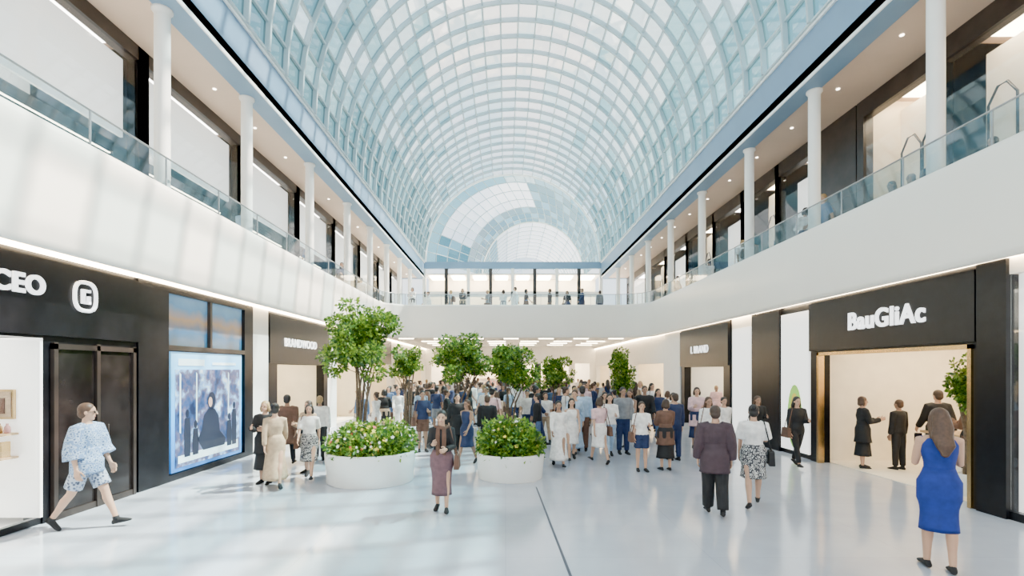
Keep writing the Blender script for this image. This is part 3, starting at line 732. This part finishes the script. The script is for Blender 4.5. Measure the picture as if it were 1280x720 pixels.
    def legy(s, z):
        hp, kn, an = J[s][:3]
        z += dz
        if z > kn.z: f_ = min(1, max(0, (hp.z-z)/max(.01, hp.z-kn.z))); return hp.lerp(kn, f_)
        f_ = min(1, max(0, (kn.z-z)/max(.01, kn.z-an.z))); return kn.lerp(an, f_)
    def body_r(z):
        for (za, xa, ya), (zb, xb, yb) in zip(T[:-1], T[1:]):
            if za <= z <= zb: q = (z-za)/(zb-za); return xa+(xb-xa)*q, ya+(yb-ya)*q
        return .0, .0
    def flare(z0, z1, r1, mat, ex=.016, rip=.05, steps=14):
        rings = []; n = 42
        r0 = body_r(z0)
        for i in range(steps+1):
            q = i/steps; z = z0+(z1-z0)*q; a, c = legy(-1, z), legy(1, z)
            lr = .085-.045*min(1, max(0, (.89-z)/.45)) if z > .45 else .05
            bx, by = body_r(z) if z > .96 else (.180, .126) if z > .74 else (0, 0)
            cy = (a.y+c.y)/2*max(0, min(1, (.95-z)/.3))
            ry = max(by+ex, r0[1]*(1-q)+r1*.78*q, abs(a.y-c.y)/2+lr+ex if z < .8 else 0)
            rx = max(bx+ex, r0[0]*(1-q)+r1*q, .09+lr+ex if z < .8 else 0)
            rings.append([Vector((rx*(1+rip*q*q*math.sin(7*2*pi*j/n))*math.cos(2*pi*j/n), cy+ly(z)+ry*(1+rip*q*q*math.sin(7*2*pi*j/n))*math.sin(2*pi*j/n), z+dz)) for j in range(n)])
        # relax ring radii so the profile has no steps
        for _ in range(2):
            new = [rings[0]]
            for i in range(1, len(rings)-1):
                new.append([Vector((max(abs(p.x), abs((a_.x+p.x*2+b_.x)/4))*(1 if p.x >= 0 else -1), (a_.y+p.y*2+b_.y)/4 if abs((a_.y+p.y*2+b_.y)/4) > abs(p.y) else p.y, p.z)) for a_, p, b_ in zip(rings[i-1], rings[i], rings[i+1])])
            new.append(rings[-1]); rings = new
        last = rings[-1]; cc = sum(last, Vector())/n; rings.append([cc+(p-cc)*.93+Vector((0, 0, .01)) for p in last]); rings.append([cc+(p-cc)*.6+Vector((0, 0, .12)) for p in last])
        out.loft(rings, mat, cap=True)
    if bt in ('pants', 'shorts'):
        pb = MB(); pb.loft([ring(z, rx+.010, ry+.010) for z, rx, ry in T if z < 1.06], 0)
        for s in (-1, 1):
            hp, kn, an, fd, fu = J[s]; end = an+(kn-an)*.04
            if bt == 'pants': pb.tube([hp, hp.lerp(kn, .5), kn, kn.lerp(an, .5), end], [.097, .086+w, .068+w, .062+w, .055+w], 0, 12, dome=False)
            else: pb.tube([hp, hp.lerp(kn, .5), hp.lerp(kn, .8)], [.10, .095+w, .09+w*1.5], 0, 12, dome=False)
        v, f = volume(pb, vx*.9, 2); out.add(v, f, 3, True)
    elif bt == 'skirt': flare(1.05, P.get('hem', .5), P.get('hw', .19), 3, ex=ez+.006)
    elif bt == 'dress': flare(1.08, P.get('hem', .5), P.get('hw', .19), 2, ex=ez+.002, rip=P.get('rip', .05))
    if P.get('coat'): flare(1.12, P['coat'], P.get('cw', .23), 2, ex=ez+.006, rip=.03)
    if P.get('scarf'):
        out.tube([Vector((.10*math.cos(a), ly(1.42)+.085*math.sin(a), 1.42+dz+.01*math.sin(a*2))) for a in [k*2*pi/14 for k in range(15)]], .032, 7, 8, dome=False)
        for q in (-1, 1): out.tube([(q*.05, ly(1.4)+.10, 1.40+dz), (q*.055, ly(1.3)+.135, 1.25+dz), (q*.05, .125, .98+dz)], [.035, .038, .036], 7, 8, flat=.4, ref=(0, 1, 0))
    if P.get('bag'):
        bx = P['bag']*(.16+.10); zb = .86+dz
        out.loft([[Vector((bx+dx*.5*w_, dy*w_, zb+z_)) for dx, dy in ((-.09, -.15), (.09, -.15), (.09, .15), (-.09, .15))] for z_, w_ in ((-.14, .9), (-.13, 1), (.08, .85), (.1, .7))], 7, smooth=False)
        out.tube([(bx, -.09, zb+.08), (P['bag']*.15, -.06, 1.43+dz), (P['bag']*.13, .0, 1.445+dz), (P['bag']*.15, .07, 1.42+dz), (bx, .09, zb+.08)], .010, 7, 6)
    if P.get('pack'):
        v_ = MB(); v_.loft([[Vector((dx, -.11-ez+dy, z_+dz)) for dx, dy in ((-w_, .0), (w_, .0), (w_, -d_), (-w_, -d_))] for z_, w_, d_ in ((1.0, .12, .12), (1.03, .14, .15), (1.25, .14, .14), (1.36, .09, .08))], 0)
        v, f = volume(v_, vx, 4); out.add(v, f, 7, True)
    if P.get('phone'):
        s = P['phone']; sh, el, wr, fd2, B = A[s]; c = wr+fd2*.10+Vector((-s*.03, 0, .02))
        out.box(c.x-.035, c.x+.035, c.y-.006, c.y+.006, c.z-.02, c.z+.12, 5)
    face, hair = head_parts(P.get('hair', 'short'), vx if vx < .015 else .016)
    mt = Matrix.Translation((0, ly(1.5)+.012, 1.588+dz)) @ Matrix.Rotation(P.get('turn', 0), 4, 'Z') @ Matrix.Rotation(-P.get('nod', .05), 4, 'X')
    out.add([mt @ p for p in face[0]], face[1], 0, True); out.add([mt @ p for p in hair[0]], hair[1], 1, True)
    d = MB(); d.ell((.030, .0755, .004), (.011, .006, .006), 0, 8, 6); d.ell((-.030, .0755, .004), (.011, .006, .006), 0, 8, 6)
    d.ell((.030, .0765, .022), (.017, .006, .003), 0, 8, 4); d.ell((-.030, .0765, .022), (.017, .006, .003), 0, 8, 4)
    if P.get('glasses'):
        for q in (-1, 1): d.ell((q*.032, .084, .004), (.024, .006, .017), 0, 12, 6); d.tube([(q*.052, .08, .006), (q*.077, .0, .004)], .003, 0, 5)
        d.tube([(-.012, .09, .008), (.012, .09, .008)], .003, 0, 5)
    out.add([mt @ Vector(p) for p in d.v], d.f, 5, True)
    d = MB(); d.ell((0, .0785, -.056), (.021, .007, .0075), 0, 10, 6); out.add([mt @ Vector(p) for p in d.v], d.f, 6, True)
    return out.mesh(name)
HAIRS = [pm('hair_'+n_, c, .5, var=.25, scale=40, bump=.3) for n_, c in (('black', (.012, .01, .01)), ('dark_brown', (.04, .022, .014)), ('brown', (.07, .034, .018)), ('blonde', (.36, .24, .11)), ('grey', (.3, .29, .28)))]
def place(mesh, name, x, y, z, rot, h, skin='skin', hair=0, top='cl_white', bottom='cl_black', shoes='cl_black', bag='cl_brown'):
    ob = bpy.data.objects.new(name, mesh); COL.objects.link(ob)
    ob.location = (x, y, z); ob.rotation_euler = (0, 0, rot); k = h/1.7; ob.scale = (k, k, k)
    g = lambda q: M[q] if isinstance(q, str) else q
    for i, mt in enumerate([M[skin], HAIRS[hair], g(top), g(bottom), g(shoes), M['eye'], M['lips'], g(bag)]):
        ob.material_slots[i].link = 'OBJECT'; ob.material_slots[i].material = mt
    return ob
WALK = [(.42, .06, -.18), (-.34, .22, .45)]
WALK2 = [(-.28, .22, .40), (.34, .05, -.12)]
WIDE = [(.42, .05, -.2), (-.36, .28, .54)]
STAND = [(.03, .02, 0), (-.03, .02, 0)]
AW = [(-.38, .10, .25, .05), (.42, .10, .35, .05)]
AW2 = [(.35, .10, .35, .05), (-.35, .10, .2, .05)]
AS = [(.03, .12, .12, .02), (-.02, .12, .15, .02)]
AP = [(.25, .10, 1.5, .35), (.03, .12, .15, .02)]
AB = [(.30, .12, 1.45, .35), (.35, .12, 1.5, .35)]
TPL = [
 dict(male=True, legs=STAND, arms=AS, hair='short', bottom='pants', sleeve='long', ease=.02, width=.008),
 dict(male=True, legs=WALK, arms=AW, hair='short', bottom='pants', sleeve='short', ease=.018, pack=True),
 dict(legs=WALK2, arms=AW2, hair='long', bottom='dress', hem=.48, sleeve='none', neck='low'),
 dict(legs=WALK, arms=AW, hair='bob', bottom='skirt', hem=.45, sleeve='short', bag=1),
 dict(legs=WALK2, arms=AP, hair='long', bottom='pants', sleeve='long', bag=1, ease=.018),
 dict(male=True, legs=WALK2, arms=AW2, hair='short', bottom='pants', coat=.55, sleeve='long', ease=.028),
 dict(legs=STAND, arms=AP, hair='bun', bottom='shorts', sleeve='short', bag=1),
 dict(legs=STAND, arms=AB, hair='bob', bottom='skirt', hem=.3, hw=.22, coat=.62, sleeve='long', ease=.024),
 dict(legs=WALK, arms=AW, hair='bun', bottom='dress', hem=.22, hw=.24, sleeve='long', neck='low'),
]
MESH = [person_mesh('shopper_mesh', p) for p in TPL]
TOPS = ['cl_navy', 'cl_black', 'cl_white', 'cl_grey', 'cl_black', 'cl_white', 'cl_tan', 'cl_denim', 'cl_black', 'cl_plum', 'cl_pink', 'cl_navy', 'cl_sky', 'cl_brown', 'cl_navy', 'cl_white']
BOTS = ['cl_black', 'cl_navy', 'cl_denim', 'cl_grey', 'cl_black', 'cl_tan', 'cl_white', 'cl_brown', 'cl_navy']
def rp(name, x, y, z=0., rot=None, ti=None, h=None, **kw):
    k = ti if ti is not None else R.randrange(len(MESH))
    if rot is None: rot = R.choice([0, 0, pi, pi, pi/2, -pi/2])+R.uniform(-.5, .5)
    hh = h if h else R.uniform(1.52, 1.76)
    kw.setdefault('top', R.choice(TOPS)); kw.setdefault('bottom', R.choice(BOTS)); kw.setdefault('hair', R.choices(range(5), weights=(5, 5, 3, 2, 1))[0]); kw.setdefault('skin', R.choice(['skin', 'skin', 'skin2']))
    return place(MESH[k], name, x, y, z, rot, hh, **kw)
M['tunic'] = patt('light_blue_printed_cloth', [(.05, .10, .21), (.20, .30, .46), (.38, .48, .62), (.14, .24, .42)], 26)
M['shortsp'] = patt('dark_printed_cloth', [(.04, .05, .09), (.18, .24, .36), (.42, .48, .58)], 30)
M['skirtp'] = patt('black_white_printed_cloth', [(.03, .03, .035), (.6, .6, .58), (.05, .05, .06)], 32)
V = .011
me = person_mesh('pedestrian_mesh', dict(voxel=V, male=True, legs=WIDE, arms=[(.10, .16, .35, .05), (-.05, .16, .25, .05)], hair='short', bottom='shorts', width=.01, sleeve='wide', ease=.03, loose=.02, coat=.78, cw=.21, glasses=True, turn=.35))
place(me, 'man_in_printed_shirt', -5.80, 7.1, 0, -pi/2+.05, 1.76, hair=2, top='tunic', bottom='shortsp', shoes='cl_black')
me = person_mesh('pedestrian_mesh', dict(voxel=V, legs=[(.10, .05, -.02), (-.08, .06, .06)], arms=[(.30, .10, 1.75, .25), (.35, .14, 1.6, .35)], hair='long', bottom='dress', hem=.42, hw=.175, sleeve='none', neck='low', nod=.25, phone=-1, rip=.02))
place(me, 'woman_in_blue_dress', 4.76, 5.62, 0, -.45, 1.76, hair=2, top='cl_blue', bottom='cl_blue', shoes='cl_black')
me = person_mesh('pedestrian_mesh', dict(voxel=V, legs=[(.14, .04, -.03), (-.12, .10, .15)], arms=[(.2, .12, 1.3, .45), (.35, .12, 1.5, .4)], hair='bun', bottom='skirt', hem=.28, hw=.17, sleeve='long', ease=.016, scarf=True, bag=-1))
place(me, 'woman_in_mauve_skirt', -.99, 7.95, 0, pi, 1.55, hair=0, top='cl_black', bottom='cl_mauve', shoes='cl_black', bag='cl_brown')
me = person_mesh('pedestrian_mesh', dict(voxel=V, male=True, legs=[(.16, .04, -.03), (-.16, .12, .2)], arms=[(.05, .16, .2, .03), (-.05, .16, .25, .03)], hair='short', bottom='pants', width=.03, sleeve='long', ease=.035, loose=.015, coat=.66))
place(me, 'man_in_dark_coat', 3.17, 7.75, 0, -.25, 1.64, hair=1, top='cl_plum', bottom='cl_black', shoes='cl_black')
me = person_mesh('pedestrian_mesh', dict(voxel=V, legs=WALK2, arms=[(.1, .14, .3, .03), (.3, .12, 1.4, .3)], hair='bun', bottom='skirt', hem=.50, hw=.2, sleeve='short', ease=.022, loose=.02, bag=1))
place(me, 'woman_in_white_blouse', 3.97, 8.2, 0, -.35, 1.64, hair=0, top='cl_white', bottom='skirtp', shoes='cl_black', bag='cl_black')
mid = [(-4.65, 9.9, 7, 'cl_black', 'cl_black', pi), (-4.3, 9.55, 8, 'cl_tan', 'cl_tan', .4), (-4.2, 10.9, 7, 'cl_tan', 'cl_black', pi-.4), (-3.95, 10.3, 3, 'cl_white', 'skirtp', pi+.2), (-4.95, 11.6, 5, 'cl_brown', 'cl_black', .2), (-4.5, 12.4, 0, 'cl_white', 'cl_black', .2),
       (2.95, 11.1, 6, 'cl_white', 'cl_navy', pi), (3.5, 11.2, 7, 'cl_brown', 'cl_black', 0.1), (1.6, 12.4, 2, 'cl_white', 'cl_white', pi), (2.2, 12.0, 3, 'cl_pink', 'cl_white', .2), (2.6, 12.8, 4, 'cl_white', 'cl_sky', pi),
       (4.1, 12.4, 0, 'cl_navy', 'cl_navy', .3), (4.6, 11.6, 4, 'cl_white', 'cl_black', pi), (-.9, 11.9, 2, 'cl_navy', 'cl_navy', 2.6), (-.45, 12.6, 0, 'cl_black', 'cl_black', 0), (6.4, 13.0, 4, 'cl_black', 'cl_black', pi), (5.5, 12.9, 8, 'cl_white', 'cl_white', pi),
       (6.6, 11.6, 4, 'cl_black', 'cl_black', pi), (1.2, 11.6, 8, 'cl_white', 'cl_pink', pi)]
pos = []
for x, y, k, tcl, bcl, ro in mid:
    rp('shopper', x, y, 0, ro, k, R.uniform(1.5, 1.64), top=tcl, bottom=bcl); pos.append((x, y))
obst = [(-3.55, 12.5, .95), (-3.0, 15.6, .8), (-1.3, 15, .8), (.1, 15.2, .8), (1.75, 18.5, .8), (4.05, 18, .8), (-2.68, 10.2, 1.2), (.1, 10.5, 1.1)]
cnt = 0; tries = 0
while cnt < 155 and tries < 9000:
    tries += 1
    y = R.uniform(13.2, 27) if R.random() < .88 else R.uniform(27, 38); x = R.uniform(-5.0, 5.4)
    if y < 15 and x < -3: continue
    if any((x-a)**2+(y-b_)**2 < .60**2 for a, b_ in pos) or any((x-a)**2+(y-b_)**2 < c*c for a, b_, c in obst): continue
    pos.append((x, y)); rp('shopper', x, y); cnt += 1
for x, y, k, c in ((8.6, 11.2, 0, 'cl_black'), (9.2, 10.9, 5, 'cl_black'), (9.6, 10.2, 2, 'cl_black'), (9.0, 9.9, 7, 'cl_brown'), (7.95, 11.4, 7, 'cl_black')): rp('shopper', x, y, .012, None, k, top=c, bottom='cl_black')
for x, y in ((-8, 16.5), (-8.4, 17.6), (-7.8, 22), (8.8, 19.5), (8.4, 20.4)): rp('shopper', x, y, .012)
xs = XL+1
while xs < XR-.8:
    rp('shopper', xs, 28.2+R.uniform(-.5, 1.2), ZG, h=R.uniform(1.5, 1.62), top=R.choice(['cl_black', 'cl_navy', 'cl_brown', 'cl_grey', 'cl_white'])); xs += R.uniform(.6, 1.5)
for y in (13.5, 14.3, 17.2, 17.9, 21.1, 24.6): rp('shopper', XR+1.25+R.uniform(-.1, .1), y, ZG, R.choice([pi/2, -pi/2, 0, pi]))
for y in (13.9, 18.4, 22.2, 25.2): rp('shopper', XL-1.05, y, ZG, R.choice([0, pi]))
for y in (9.9, 11.9, 12.5): rp('mannequin', UR+.42, y, ZG+.02, pi/2, R.choice([2, 7]), top='cl_white', bottom='cl_white')

# ---------------------------------------------------------------- light
w = bpy.data.worlds.new('sky'); SC.world = w; w.use_nodes = True; t = w.node_tree; t.nodes.clear()
o = t.nodes.new('ShaderNodeOutputWorld'); bg = t.nodes.new('ShaderNodeBackground'); tc = t.nodes.new('ShaderNodeTexCoord')
n = t.nodes.new('ShaderNodeTexNoise'); n.inputs['Scale'].default_value = 2.6; n.inputs['Detail'].default_value = 6
r = t.nodes.new('ShaderNodeValToRGB'); r.color_ramp.elements[0].position = .40; r.color_ramp.elements[1].position = .56
r.color_ramp.elements[0].color = (.56, .72, .86, 1); r.color_ramp.elements[1].color = (1, .965, .92, 1)
t.links.new(tc.outputs['Generated'], n.inputs['Vector']); t.links.new(n.outputs[0], r.inputs[0]); t.links.new(r.outputs[0], bg.inputs[0])
bg.inputs[1].default_value = 2.2; t.links.new(bg.outputs[0], o.inputs[0])
sl = bpy.data.lights.new('sun', 'SUN'); sl.energy = 22; sl.angle = .02; sl.color = (1, .90, .76)
so = bpy.data.objects.new('sun', sl); COL.objects.link(so)
dirv = Vector((-.56, -.22, -.80)); so.rotation_euler = dirv.to_track_quat('-Z', 'Y').to_euler(); so.location = (10, 10, 25)

cam = bpy.data.cameras.new('camera'); cam.lens = 18; cam.sensor_width = 36; cam.shift_x = 8/1280; cam.shift_y = 102/1280; cam.clip_end = 300
co = bpy.data.objects.new('camera', cam); COL.objects.link(co); co.location = (0, 0, 2.2); co.rotation_euler = (pi/2, 0, 0)
SC.camera = co
